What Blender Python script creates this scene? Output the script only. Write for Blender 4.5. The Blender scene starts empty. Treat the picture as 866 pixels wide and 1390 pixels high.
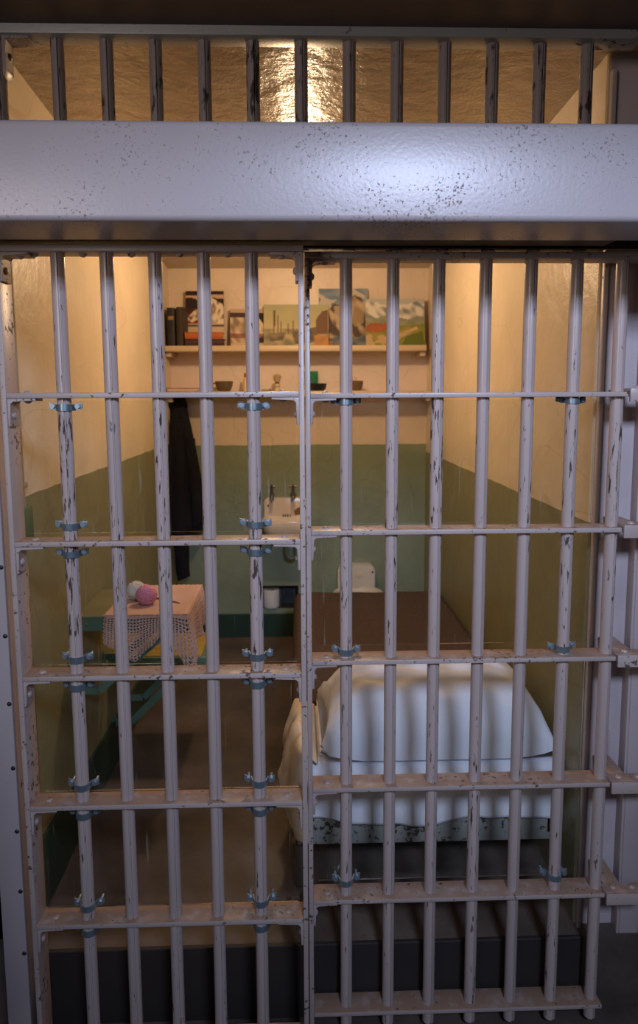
import bpy, bmesh, math, random
from mathutils import Vector, Matrix, noise
random.seed(7)
C = bpy.context.scene.collection
V = Vector
PI = math.pi

# ------------------------------------------------------------------ materials
def new_mat(name):
    m = bpy.data.materials.new(name); m.use_nodes = True
    nt = m.node_tree; n = nt.nodes; l = nt.links
    return m, nt, n, l, n['Principled BSDF']

def rgb(r, g, b): return (r, g, b, 1)

def mixc(n, l, fac, a, b):
    x = n.new('ShaderNodeMix'); x.data_type = 'RGBA'
    if hasattr(fac, 'links'): l.new(fac, x.inputs[0])
    else: x.inputs[0].default_value = fac
    for s, v in ((6, a), (7, b)):
        if hasattr(v, 'links'): l.new(v, x.inputs[s])
        else: x.inputs[s].default_value = v
    return x.outputs[2]

def ramp(n, l, src, p0, p1, c0=(0, 0, 0, 1), c1=(1, 1, 1, 1)):
    r = n.new('ShaderNodeValToRGB'); l.new(src, r.inputs[0])
    r.color_ramp.elements[0].position = p0; r.color_ramp.elements[0].color = c0
    r.color_ramp.elements[1].position = p1; r.color_ramp.elements[1].color = c1
    return r.outputs[0]

def coords(n, l, scale=(1, 1, 1), rand=True):
    tc = n.new('ShaderNodeTexCoord'); mp = n.new('ShaderNodeMapping')
    mp.inputs['Scale'].default_value = scale
    l.new(tc.outputs['Object'], mp.inputs[0])
    if rand:
        oi = n.new('ShaderNodeObjectInfo'); k = n.new('ShaderNodeMath'); k.operation = 'MULTIPLY'; k.inputs[1].default_value = 37.0
        l.new(oi.outputs['Random'], k.inputs[0]); l.new(k.outputs[0], mp.inputs['Location'])
    return mp.outputs[0]

def noise_tex(n, l, vec, scale, detail=3, rough=.55):
    t = n.new('ShaderNodeTexNoise'); t.inputs['Scale'].default_value = scale
    t.inputs['Detail'].default_value = detail; t.inputs['Roughness'].default_value = rough
    l.new(vec, t.inputs['Vector']); return t.outputs['Fac']

def bump(n, l, h, bsdf, strength, dist=.002):
    b = n.new('ShaderNodeBump'); b.inputs['Strength'].default_value = strength; b.inputs['Distance'].default_value = dist
    l.new(h, b.inputs['Height']); l.new(b.outputs[0], bsdf.inputs['Normal'])

def steel_paint(name, base, chip, th=.66, soft=.03, stretch=.35, rough=.38, dust=None, bumpS=.25, scale=60, var=.85, wear=None, dcov=(.3, .62)):
    m, nt, n, l, b = new_mat(name)
    v = coords(n, l, (1, 1, stretch))
    a = noise_tex(n, l, v, scale, 4, .6); big = noise_tex(n, l, v, 6, 2)
    k = n.new('ShaderNodeMath'); k.operation = 'MULTIPLY_ADD'; l.new(big, k.inputs[0]); k.inputs[1].default_value = .45; l.new(a, k.inputs[2])
    k2 = n.new('ShaderNodeMath'); k2.operation = 'SUBTRACT'; l.new(k.outputs[0], k2.inputs[0]); k2.inputs[1].default_value = .22
    src = k2.outputs[0]
    if wear:                       # heavier wear at hand height
        tc = n.new('ShaderNodeTexCoord'); sz = n.new('ShaderNodeSeparateXYZ'); l.new(tc.outputs['Object'], sz.inputs[0])
        mr = n.new('ShaderNodeMapRange'); mr.interpolation_type = 'SMOOTHSTEP'; l.new(sz.outputs[2], mr.inputs[0])
        mr.inputs[1].default_value = wear[0]; mr.inputs[2].default_value = wear[1]; mr.inputs[3].default_value = 0; mr.inputs[4].default_value = wear[4]
        m2 = n.new('ShaderNodeMapRange'); m2.interpolation_type = 'SMOOTHSTEP'; l.new(sz.outputs[2], m2.inputs[0])
        m2.inputs[1].default_value = wear[2]; m2.inputs[2].default_value = wear[3]; m2.inputs[3].default_value = 0; m2.inputs[4].default_value = wear[4]
        d_ = n.new('ShaderNodeMath'); d_.operation = 'SUBTRACT'; l.new(mr.outputs[0], d_.inputs[0]); l.new(m2.outputs[0], d_.inputs[1])
        a_ = n.new('ShaderNodeMath'); a_.operation = 'ADD'; l.new(src, a_.inputs[0]); l.new(d_.outputs[0], a_.inputs[1]); src = a_.outputs[0]
    mask = ramp(n, l, src, th, th + soft)
    tone = ramp(n, l, big, .3, .7, tuple(c * var for c in base[:3]) + (1,), base)
    col = tone
    if dust:
        g = n.new('ShaderNodeNewGeometry'); s = n.new('ShaderNodeSeparateXYZ'); l.new(g.outputs['True Normal'], s.inputs[0])
        up = ramp(n, l, s.outputs[2], .6, .9)
        dn = noise_tex(n, l, v, 30, 4); dm = ramp(n, l, dn, *dcov)
        q = n.new('ShaderNodeMath'); q.operation = 'MULTIPLY'; l.new(up, q.inputs[0]); l.new(dm, q.inputs[1])
        col = mixc(n, l, q.outputs[0], tone, dust)
    col = mixc(n, l, mask, col, chip)
    l.new(col, b.inputs['Base Color'])
    r = ramp(n, l, mask, 0, 1, (rough,) * 3 + (1,), (.75,) * 3 + (1,)); l.new(r, b.inputs['Roughness'])
    bn = noise_tex(n, l, v, 130, 3)
    bump(n, l, bn, b, bumpS, .0015)
    return m

def plain(name, col, rough=.6, metal=0, bumpS=0, bscale=80, var=None, stretch=(1, 1, 1), spec=.5, vscale=8):
    m, nt, n, l, b = new_mat(name)
    b.inputs['Roughness'].default_value = rough; b.inputs['Metallic'].default_value = metal
    b.inputs['Specular IOR Level'].default_value = spec
    v = coords(n, l, stretch)
    f = noise_tex(n, l, v, vscale, 4)
    c2 = var or tuple(x * .8 for x in col[:3]) + (1,)
    l.new(ramp(n, l, f, .3, .7, c2, col), b.inputs['Base Color'])
    if bumpS: bump(n, l, noise_tex(n, l, v, bscale, 4), b, bumpS)
    return m

def wall_paint(name, upper, lower, z0, rough=.38, bumpS=.6):
    m, nt, n, l, b = new_mat(name)
    tc = n.new('ShaderNodeTexCoord'); s = n.new('ShaderNodeSeparateXYZ'); l.new(tc.outputs['Object'], s.inputs[0])
    v = coords(n, l, (1, 1, 1), False)
    w = noise_tex(n, l, v, 9, 2)
    k = n.new('ShaderNodeMath'); k.operation = 'MULTIPLY_ADD'; l.new(w, k.inputs[0]); k.inputs[1].default_value = .012; l.new(s.outputs[2], k.inputs[2])
    g = n.new('ShaderNodeMath'); g.operation = 'GREATER_THAN'; l.new(k.outputs[0], g.inputs[0]); g.inputs[1].default_value = z0 + .006
    d = noise_tex(n, l, v, 4, 5, .6)
    up = ramp(n, l, d, .3, .7, tuple(c * .86 for c in upper[:3]) + (1,), upper)
    lo = ramp(n, l, d, .3, .7, tuple(c * .82 for c in lower[:3]) + (1,), lower)
    base = mixc(n, l, g.outputs[0], lo, up)
    mp = n.new('ShaderNodeMapping'); mp.inputs['Rotation'].default_value = (.5, .3, 0); mp.inputs['Scale'].default_value = (2.2, 1.1, 2.8); l.new(tc.outputs['Object'], mp.inputs[0])
    cn = noise_tex(n, l, mp.outputs[0], 1.1, 2, .4)             # hairline cracks in the plaster
    sb = n.new('ShaderNodeMath'); sb.operation = 'SUBTRACT'; l.new(cn, sb.inputs[0]); sb.inputs[1].default_value = .53
    ab = n.new('ShaderNodeMath'); ab.operation = 'ABSOLUTE'; l.new(sb.outputs[0], ab.inputs[0])
    ck = ramp(n, l, ab.outputs[0], .0008, .0022, rgb(.87, .83, .78), rgb(1, 1, 1))
    mu = n.new('ShaderNodeMix'); mu.data_type = 'RGBA'; mu.blend_type = 'MULTIPLY'; mu.inputs[0].default_value = 1
    l.new(base, mu.inputs[6]); l.new(ck, mu.inputs[7]); l.new(mu.outputs[2], b.inputs['Base Color'])
    b.inputs['Roughness'].default_value = rough
    h1 = noise_tex(n, l, v, 13, 6, .6)
    bump(n, l, h1, b, bumpS, .008)
    return m

CREAM = rgb(.78, .66, .49); GREEN = rgb(.27, .265, .15)
M = {}
M['bar'] = steel_paint('bar_paint', rgb(.49, .40, .375), rgb(.06, .036, .026), th=.66, soft=.045, stretch=.16, scale=120, dust=rgb(.34, .22, .15), rough=.27, wear=(1.1, 1.4, 1.6, 1.85, .055))
M['rail'] = steel_paint('rail_paint', rgb(.47, .385, .36), rgb(.09, .055, .04), th=.635, soft=.06, stretch=1, scale=80, dust=rgb(.31, .20, .14), dcov=(.2, .5))
M['transom'] = steel_paint('transom_backlit_paint', rgb(.26, .22, .215), rgb(.035, .024, .02), th=.58, soft=.06, stretch=.25, scale=60)  # darker than the lower bars: their backlit look is put into the colour
M['beam'] = steel_paint('beam_paint', rgb(.36, .32, .325), rgb(.17, .135, .125), th=.652, soft=.03, stretch=1, rough=.33, bumpS=.2, scale=210, var=.93)
M['track'] = plain('track_paint', rgb(.035, .025, .022), .6)
M['lavender'] = steel_paint('pier_paint', rgb(.52, .45, .46), rgb(.2, .15, .13), th=.76, soft=.05, stretch=1, rough=.45, bumpS=.6, scale=40)
M['jamb'] = steel_paint('jamb_paint', rgb(.47, .405, .405), rgb(.07, .045, .035), th=.72, soft=.03, stretch=.6, scale=50)
M['galv'] = plain('galvanised_steel', rgb(.30, .40, .47), .35, .75, .1)
M['bolt'] = plain('bolt_steel', rgb(.32, .40, .46), .4, .7)
M['wallL'] = wall_paint('wall_left_paint', CREAM, GREEN, 1.19)
M['wallR'] = wall_paint('wall_right_paint', CREAM, GREEN, 1.122)
M['wallB'] = wall_paint('wall_back_paint', rgb(.82, .68, .55), rgb(.28, .34, .24), 1.169)
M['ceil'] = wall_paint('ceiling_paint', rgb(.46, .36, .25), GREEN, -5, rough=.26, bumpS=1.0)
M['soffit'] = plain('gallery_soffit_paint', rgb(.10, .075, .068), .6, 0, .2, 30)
M['header'] = steel_paint('header_paint', rgb(.26, .27, .27), rgb(.05, .04, .035), th=.66, soft=.05, stretch=1, scale=30)
M['base'] = plain('baseboard_paint', rgb(.022, .055, .04), .4, 0, .2, 40)
M['pipe'] = plain('conduit_paint', rgb(.42, .36, .27), .45, 0, .1)
M['grnbox'] = plain('green_box_paint', rgb(.10, .17, .09), .4)

def floor_mat():
    m, nt, n, l, b = new_mat('worn_concrete')
    v = coords(n, l, (1, 1, 1), False)
    a = noise_tex(n, l, v, 3.2, 6, .62); f = noise_tex(n, l, v, 40, 4)
    c = ramp(n, l, a, .32, .7, rgb(.055, .043, .036), rgb(.155, .118, .095))
    c = mixc(n, l, ramp(n, l, f, .55, .75), c, rgb(.085, .066, .055))
    l.new(c, b.inputs['Base Color']); b.inputs['Roughness'].default_value = .55
    bump(n, l, f, b, .25, .002); return m
M['floor'] = floor_mat()
M['riser_shade'] = plain('riser_shade_colour', rgb(.03, .024, .022), .6)  # near-black colour stands in for shade below the cell floor

def pane_mat():
    m, nt, n, l, b = new_mat('clear_acrylic')
    n.remove(b)
    t = n.new('ShaderNodeBsdfTransparent'); t.inputs[0].default_value = rgb(.975, .985, .975)
    g = n.new('ShaderNodeBsdfGlossy'); g.inputs['Roughness'].default_value = .04
    fr = n.new('ShaderNodeFresnel'); fr.inputs[0].default_value = 1.42
    k = n.new('ShaderNodeMath'); k.operation = 'MULTIPLY'; k.inputs[1].default_value = .55; l.new(fr.outputs[0], k.inputs[0])
    mx = n.new('ShaderNodeMixShader'); l.new(k.outputs[0], mx.inputs[0]); l.new(t.outputs[0], mx.inputs[1]); l.new(g.outputs[0], mx.inputs[2])
    # fine scratches and haze left on the plastic
    v = coords(n, l, (1, 1, 1))
    mp = n.new('ShaderNodeMapping'); mp.inputs['Rotation'].default_value = (0, .55, 0); mp.inputs['Scale'].default_value = (45, 1, 2.2); l.new(v, mp.inputs[0])
    s = noise_tex(n, l, mp.outputs[0], 3, 2); sm = ramp(n, l, s, .68, .80, rgb(0, 0, 0), rgb(.07, .07, .07))
    d = n.new('ShaderNodeBsdfDiffuse'); d.inputs[0].default_value = rgb(.8, .8, .76)
    m2 = n.new('ShaderNodeMixShader'); l.new(sm, m2.inputs[0]); l.new(mx.outputs[0], m2.inputs[1]); l.new(d.outputs[0], m2.inputs[2])
    l.new(m2.outputs[0], n['Material Output'].inputs[0]); return m
M['pane'] = pane_mat()

def wood_mat(name, a, b_, rough=.5):
    m, nt, n, l, b = new_mat(name)
    v = coords(n, l, (1, 9, 9)); f = noise_tex(n, l, v, 6, 4)
    l.new(ramp(n, l, f, .3, .7, a, b_), b.inputs['Base Color']); b.inputs['Roughness'].default_value = rough; return m
M['shelf'] = wood_mat('painted_shelf', rgb(.60, .47, .31), rgb(.68, .54, .36), .45)
M['shelf_under'] = plain('shelf_cleat_paint', rgb(.62, .5, .38), .5)
M['blackbook'] = plain('black_cloth_cover', rgb(.018, .016, .015), .55)
M['brownbook'] = plain('dark_brown_cover', rgb(.045, .03, .022), .55)
M['orangebook'] = plain('orange_cover', rgb(.52, .13, .035), .5)
M['maroonbook'] = plain('dark_maroon_cover', rgb(.05, .022, .02), .5)
M['redbook'] = plain('red_cover', rgb(.38, .05, .04), .5)
M['gold'] = plain('gilt', rgb(.45, .28, .1), .4, .6)
M['paper'] = plain('page_edges', rgb(.75, .65, .5), .8, 0, .4, 200)
M['tin'] = plain('enamelled_tin', rgb(.16, .12, .07), .35, .4)
M['tube'] = plain('cream_tube', rgb(.72, .55, .28), .45)
M['redcap'] = plain('red_cap', rgb(.4, .07, .03), .4)
M['bristle'] = plain('brush_bristle', rgb(.5, .36, .2), .9, 0, .6, 150)
M['darkwood'] = plain('dark_handle', rgb(.07, .045, .03), .35)
M['collarw'] = plain('pale_handle', rgb(.62, .5, .35), .4)
M['dark'] = plain('dark_bakelite', rgb(.022, .024, .022), .3)
M['clay'] = plain('brown_ceramic', rgb(.17, .10, .05), .4)
M['porcelain'] = plain('aged_porcelain', rgb(.78, .68, .55), .18, 0, 0, 80, rgb(.72, .60, .45))
M['white_porcelain'] = plain('white_porcelain', rgb(.70, .68, .62), .2, 0, 0, 80, rgb(.64, .60, .52))
M['brass'] = plain('tarnished_chrome', rgb(.22, .2, .17), .35, .8)
M['rust'] = plain('rust_stain', rgb(.22, .1, .03), .7)
M['ironpipe'] = plain('green_pipe_paint', rgb(.17, .23, .15), .4)
M['hole'] = plain('vent_dark', rgb(.02, .022, .025), .8)
M['ventmesh'] = plain('vent_mesh_steel', rgb(.16, .17, .2), .5, .3)
M['tissue'] = plain('white_tissue', rgb(.80, .80, .79), .9, 0, .3, 90)
M['card'] = plain('cardboard', rgb(.35, .25, .16), .9)
M['green'] = plain('green_enamel', rgb(.13, .22, .15), .35, 0, .08)
M['tabletop'] = plain('worn_olive_top', rgb(.26, .25, .13), .4)
M['yellow'] = wood_mat('yellow_varnish', rgb(.36, .25, .05), rgb(.45, .33, .08), .45)
M['crochet'] = plain('peach_pink_crochet', rgb(.66, .455, .39), .9, 0, .9, 260, rgb(.58, .38, .33))
M['yarn_w'] = plain('white_wool', rgb(.72, .68, .60), .95, 0, .5, 300)
M['yarn_p'] = plain('pink_wool', rgb(.80, .33, .45), .95, 0, .5, 300)
M['needle'] = plain('grey_needle', rgb(.22, .23, .26), .3, .5)
M['sheet'] = plain('white_cotton', rgb(.74, .76, .84), .9, 0, .15, 120, rgb(.71, .73, .81), spec=.2)
M['pillow'] = plain('pillow_cotton', rgb(.76, .78, .86), .9, 0, .15, 120, rgb(.73, .75, .83), spec=.2)
M['cream_sheet'] = plain('cream_cotton', rgb(.74, .62, .47), .9, 0, .15, 120, rgb(.70, .58, .43), spec=.2)
M['blanket'] = plain('brown_wool', rgb(.105, .074, .06), .95, 0, .7, 320, rgb(.078, .055, .045), spec=.1, vscale=60)
M['bedsteel'] = steel_paint('speckled_bed_paint', rgb(.30, .31, .29), rgb(.05, .04, .03), th=.58, soft=.03, stretch=1, scale=70)
M['bedleg'] = plain('dark_bed_leg', rgb(.10, .07, .055), .5)
M['coat'] = plain('navy_black_wool', rgb(.007, .007, .011), .9, 0, .6, 160, rgb(.013, .013, .018), spec=.2)
M['canvas_edge'] = plain('canvas_edge', rgb(.5, .4, .28), .8)

def glass_green():
    m, nt, n, l, b = new_mat('green_glass')
    b.inputs['Base Color'].default_value = rgb(.12, .55, .33); b.inputs['Roughness'].default_value = .08
    b.inputs['Transmission Weight'].default_value = .75; b.inputs['IOR'].default_value = 1.3
    v = coords(n, l); bump(n, l, noise_tex(n, l, v, 20, 1), b, .05); return m
M['gglass'] = glass_green()

def paint_mat():
    m, nt, n, l, b = new_mat('oil_paint')
    a = n.new('ShaderNodeVertexColor'); a.layer_name = 'Col'
    v = coords(n, l); f = noise_tex(n, l, v, 120, 3)
    l.new(a.outputs[0], b.inputs['Base Color']); b.inputs['Roughness'].default_value = .55; b.inputs['Specular IOR Level'].default_value = .15
    bump(n, l, f, b, .3, .001); return m
M['paint'] = paint_mat()

def lamp_mat():
    m, nt, n, l, b = new_mat('lit_bulb')
    b.inputs['Emission Color'].default_value = rgb(1, .62, .28); b.inputs['Emission Strength'].default_value = 25
    return m
M['bulb'] = lamp_mat()

# ------------------------------------------------------------------ mesh helpers
class MB:
    def __init__(s): s.bm = bmesh.new()
    def quadstrip(s, rings, closed=True, caps=True):
        bm = s.bm; vr = [[bm.verts.new(p) for p in r] for r in rings]
        n = len(vr[0])
        for a, b in zip(vr, vr[1:]):
            for i in range(n if closed else n - 1):
                j = (i + 1) % n
                try: bm.faces.new((a[i], a[j], b[j], b[i]))
                except ValueError: pass
        if caps and closed:
            for r in (vr[0], vr[-1]):
                try: bm.faces.new(r)
                except ValueError: pass
        return s
    def box(s, x0, x1, y0, y1, z0, z1, bev=0, seg=2, mat=None):
        bm = bmesh.new(); bmesh.ops.create_cube(bm, size=1)
        for v in bm.verts:
            v.co = V((x0 + (x1 - x0) * (v.co.x + .5), y0 + (y1 - y0) * (v.co.y + .5), z0 + (z1 - z0) * (v.co.z + .5)))
        if bev: bmesh.ops.bevel(bm, geom=bm.edges[:], offset=bev, segments=seg, profile=.5, affect='EDGES')
        if mat is not None: bm.transform(mat)
        return s.add(bm)
    def add(s, bm):
        me = bpy.data.meshes.new('tmp'); bm.to_mesh(me); bm.free(); s.bm.from_mesh(me); bpy.data.meshes.remove(me); return s
    def cyl(s, a, b, r, seg=16, r2=None):
        a, b = V(a), V(b); d = (b - a).normalized()
        u = d.orthogonal().normalized(); w = d.cross(u); r2 = r if r2 is None else r2
        R = lambda c, q: [c + (u * math.cos(2 * PI * i / seg) + w * math.sin(2 * PI * i / seg)) * q for i in range(seg)]
        return s.quadstrip([R(a, r), R(b, r2)])
    def tube(s, pts, r, seg=10, flat=None):
        pts = [V(p) for p in pts]; rings = []; u = None
        for i, p in enumerate(pts):
            d = (pts[min(i + 1, len(pts) - 1)] - pts[max(i - 1, 0)]).normalized()
            if u is None: u = d.orthogonal().normalized()
            u = (u - d * u.dot(d)).normalized(); w = d.cross(u)
            q = r[i] if isinstance(r, (list, tuple)) else r
            rings.append([p + (u * math.cos(2 * PI * k / seg) + w * math.sin(2 * PI * k / seg)) * q for k in range(seg)])
        return s.quadstrip(rings)
    def lathe(s, c, prof, seg=28, axis='z'):
        c = V(c); rings = []
        for r, z in prof:
            ring = []
            for i in range(seg):
                a = 2 * PI * i / seg
                p = V((r * math.cos(a), r * math.sin(a), z))
                if axis == 'y': p = V((p.x, -p.z, p.y))
                ring.append(c + p)
            rings.append(ring)
        return s.quadstrip(rings)
    def dome(s, c, r, n, h=None, seg=12):
        c = V(c); n = V(n).normalized(); u = n.orthogonal().normalized(); w = n.cross(u); h = h or r * .6
        rings = []
        for k in range(5):
            t = k / 4 * PI / 2 * .97
            rings.append([c + (u * math.cos(2 * PI * i / seg) + w * math.sin(2 * PI * i / seg)) * r * math.cos(t) + n * h * math.sin(t) for i in range(seg)])
        return s.quadstrip(rings)
    def prism(s, poly, ax, a, b, bev=0):
        # poly: list of 2-D points; ax: extrusion axis
        bm = bmesh.new()
        def P(q, t):
            return {'x': V((t, q[0], q[1])), 'y': V((q[0], t, q[1])), 'z': V((q[0], q[1], t))}[ax]
        v0 = [bm.verts.new(P(q, a)) for q in poly]; v1 = [bm.verts.new(P(q, b)) for q in poly]
        n = len(poly)
        bm.faces.new(v0); bm.faces.new(v1[::-1])
        for i in range(n): bm.faces.new((v0[i], v0[(i + 1) % n], v1[(i + 1) % n], v1[i]))
        if bev: bmesh.ops.bevel(bm, geom=bm.edges[:], offset=bev, segments=2, profile=.5, affect='EDGES')
        return s.add(bm)
    def sphere(s, c, r, u=24, v=16, scale=(1, 1, 1)):
        bm = bmesh.new(); bmesh.ops.create_uvsphere(bm, u_segments=u, v_segments=v, radius=r)
        for q in bm.verts: q.co = V((q.co.x * scale[0], q.co.y * scale[1], q.co.z * scale[2])) + V(c)
        return s.add(bm)
    def grid(s, f, nu, nv):
        vs = [[s.bm.verts.new(f(i / nu, j / nv)) for j in range(nv + 1)] for i in range(nu + 1)]
        for i in range(nu):
            for j in range(nv): s.bm.faces.new((vs[i][j], vs[i + 1][j], vs[i + 1][j + 1], vs[i][j + 1]))
        return s

def org(o):
    p = V((0, 0, 0))
    while o is not None: p = p + o.location; o = o.parent
    return p

def obj(name, mb, mat, parent=None, smooth=True, base=None, angle=40, nrm=True):
    bm = mb.bm
    if nrm: bmesh.ops.recalc_face_normals(bm, faces=bm.faces[:])
    if parent is not None: o0 = org(parent)
    else: o0 = V(base) if base is not None else V((0, 0, 0))
    bmesh.ops.translate(bm, verts=bm.verts[:], vec=-o0)
    me = bpy.data.meshes.new(name); bm.to_mesh(me); bm.free()
    me.materials.append(mat)
    if smooth:
        me.shade_smooth(); me.set_sharp_from_angle(angle=math.radians(angle))
    o = bpy.data.objects.new(name, me); C.objects.link(o)
    if parent is not None: o.parent = parent
    else: o.location = o0
    return o

def tag(o, label, cat, group=None):
    o['label'] = label; o['category'] = cat
    if group: o['group'] = group
    return o

def thing(name, label, cat, loc, group=None):
    o = bpy.data.objects.new(name, None); C.objects.link(o); o.location = loc; o.empty_display_size = .1
    return tag(o, label, cat, group)

def struct(name, mb, mat, smooth=False):
    o = obj(name, mb, mat, None, smooth); o['kind'] = 'structure'; return o

# ------------------------------------------------------------------ room shell
XL, XR, YF, YB = -.76, .76, 1.80, 4.19
fl = MB(); fl.prism([(-.2, -.25), (-.2, -.35), (YB + .3, -.35), (YB + .3, -.02), (YB, -.02), (2.6, 0), (2.1, -.004), (1.76, -.04), (1.755, -.25)], 'x', -2.2, 2.2)
struct('floor', fl, M['floor'])
struct('riser_shade_strip', MB().box(-.76, .76, 1.742, 1.7549, -.25, -.03, .003), M['riser_shade'])  # added strip hiding the lit riser, coloured dark as shade
struct('wall_left', MB().box(XL - .15, XL, YF, YB + .15, -.05, 2.5, .004), M['wallL'])
struct('wall_right', MB().box(XR, XR + .15, YF + .001, YB + .15, -.05, 2.5, .008), M['wallR'])
NX0, NX1, NZ0, NZ1 = -.245, -.018, .158, .302
wb = MB()
wb.box(XL - .15, NX0, YB, YB + .15, -.06, 2.5).box(NX1, XR + .15, YB, YB + .15, -.06, 2.5)
wb.box(NX0, NX1, YB, YB + .15, -.06, NZ0).box(NX0, NX1, YB, YB + .15, NZ1, 2.5)
struct('wall_back', wb, M['wallB'])
ce = MB()
def cz(x, y):
    a = (y - 1.7) / (YB - 1.7); l_, r_ = 2.352 + (2.2 - 2.352) * a, 2.298 + (2.2 - 2.298) * a
    return l_ + (r_ - l_) * (x + .76) / 1.52
for (x0, x1) in ((-.9, .9),):
    q = [(x0, 1.712), (x1, 1.712), (x1, YB + .1), (x0, YB + .1)]
    lo = [V((x, y, cz(x, y))) for x, y in q]; hi = [V((x, y, 2.6)) for x, y in q]
    ce.quadstrip([lo, hi])
struct('ceiling', ce, M['ceil'])
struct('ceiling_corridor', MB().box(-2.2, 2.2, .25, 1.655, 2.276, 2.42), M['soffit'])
struct('trim_1', MB().box(-1.0, .775, 1.6551, 1.711, 2.256, 2.42, .003), M['header'], True)
# front ends of the side walls
struct('wall_front', MB().box(XR + .006, 2.2, YF, YF + .15, -.3, 2.42, .004).box(-2.2, XL - .006, YF, YF + .15, -.3, 2.42, .004), M['lavender'])
jr = MB()
jr.box(.868, .876, 1.765, YF + .001, -.25, 1.98, .002).box(.876, .93, 1.765, 1.772, -.25, 1.98, .002)
jr.box(.765, .778, 1.785, YF + .004, -.25, 2.25, .004)
struct('trim_2', jr, M['jamb'], True)
jl = MB().box(-.735, -.680, 1.565, 1.577, -.249, 1.80, .002).box(-.735, -.725, 1.577, YF + .002, -.249, 1.80, .002)
jlo = struct('trim_3', jl, M['jamb'], True)
b = MB()
for z in (1.59, 1.42, 1.247, 1.078, .917, .754, .596, .437, .283, .12):
    b.dome((-.677 - .009, 1.565, z), .0055, (0, -1, 0), .003, 10)
ob = obj('bolt', b, M['dark'], jlo)
struct('baseboard_back', MB().box(XL, -.02, YB - .012, YB + .01, -.03, .128, .003), M['base'])
struct('baseboard_left', MB().prism([(1.805, -.01), (1.805, .205), (YB, .128), (YB, -.01)], 'x', XL - .005, XL + .010), M['base'])

# ------------------------------------------------------------------ bars and grilles
BR = .0155
def bar_mb(x, y, z0, z1, r=BR):
    ring = []
    n = 20
    for i in range(n):
        a = -PI / 2 + 2 * PI * i / n
        ring.append((math.cos(a) * r, math.sin(a) * r))
    # two drawn seams run down the front of each bar
    prof = []
    for i, (px, py) in enumerate(ring):
        if i == 1:
            a0 = -PI / 2 + 2 * PI * 1 / n
            for da, k in ((-.15, 1), (-.09, .78), (.07, .78), (.13, 1.03)):
                prof.append((math.cos(a0 + da) * r * k, math.sin(a0 + da) * r * k))
        else: prof.append((px, py))
    m = MB(); nz = 8
    m.quadstrip([[V((x + px, y + py, z0 + (z1 - z0) * k / nz)) for px, py in prof] for k in range(nz + 1)])
    return m

def rail_mb(x0, x1, y0, y1, z0, t=.012):
    return MB().box(x0, x1, y0, y1, z0, z0 + t, .0018)

def corner_bracket(parent, xs, side, zrail, y0, y1, down=True, name='corner_bracket', L=.062):
    # an angle riveted under the rail and against the stile; side +1: opens to the right of xs
    s = side; t = .006; m = MB(); zz = -1 if down else 1
    z_ = zrail if down else zrail
    yy0, yy1 = y0 + .004, y1 - .008
    poly = [(xs, z_), (xs + s * L, z_), (xs + s * L, z_ + zz * t), (xs + s * (t + .006), z_ + zz * t), (xs + s * t, z_ + zz * (t + .006)), (xs + s * t, z_ + zz * L), (xs, z_ + zz * L)]
    m.prism(poly, 'y', yy0, yy1, .001)
    o = obj(name, m, M['rail'], parent)
    ym = (yy0 + yy1) / 2
    r = MB().dome((xs + s * t, ym - .006, z_ + zz * L * .62), .0085, (s, 0, 0), .006)
    obj('rivet', r, M['rail'], o)
    r = MB().dome((xs + s * L * .6, ym, z_ + zz * t), .0085, (0, 0, zz), .006)
    obj('rivet', r, M['rail'], o)
    r = MB(); r.dome((xs + s * L * .6, ym, z_ + (.012 if down else -.012)), .0085, (0, 0, -zz), .005)
    obj('rivet', r, M['rail'], o)
    return o

def strap(parent, x, y, z, tilt=0):
    # galvanised conduit strap bent round the front of a bar, an ear and bolt each side
    m = MB(); r0, r1, h = BR + .0003, BR + .0032, .0075
    n = 14; outer = []; inner = []
    ear = .037; ye = y + .012; t = .0028
    pts = [(-ear, ye - t), (-r1 - .002, ye - t)]
    for i in range(n + 1):
        a = PI + .75 + (PI - 1.5) * i / n if False else PI + PI * i / n
        pts.append((math.cos(a) * r1, math.sin(a) * r1 * 1.0 + (0 if 0 else y)))
    pts += [(r1 + .002, ye - t), (ear, ye - t)]
    back = [(ear, ye), (r0 + .0035, ye)]
    for i in range(n + 1):
        a = 2 * PI - PI * i / n
        back.append((math.cos(a) * r0, math.sin(a) * r0 + y))
    back += [(-r0 - .0035, ye), (-ear, ye)]
    poly = [(x + px, py) for px, py in pts + back]
    # strips: build as quads between outer and inner
    A = [(x + px, py) for px, py in pts]; B = [(x + px, py) for px, py in back][::-1]
    rings = []
    for (ax, ay), (bx, by) in zip(A, B):
        dz = tilt * (ax - x) + (.004 if abs(ax - x) > .03 else 0)
        rings.append([V((ax, ay, z - h + dz)), V((bx, by, z - h + dz)), V((bx, by, z + h + dz)), V((ax, ay, z + h + dz))])
    m.quadstrip(rings)
    o = obj('strap', m, M['galv'], parent, angle=50)
    for s in (-1, 1):
        q = MB(); bx = x + s * .028
        q.cyl((bx, ye - t - .001, z + .003 + tilt * s * .028), (bx, ye - t - .009, z + .003 + tilt * s * .028), .0062, 6)
        q.cyl((bx, ye - t, z + .003 + tilt * s * .028), (bx, ye - t - .0025, z + .003 + tilt * s * .028), .0088, 14)
        q.cyl((bx, ye, z + .003 + tilt * s * .028), (bx, ye + .02, z + .003 + tilt * s * .028), .0035, 8)
        obj('bolt', q, M['bolt'], o)
    return o

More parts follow.
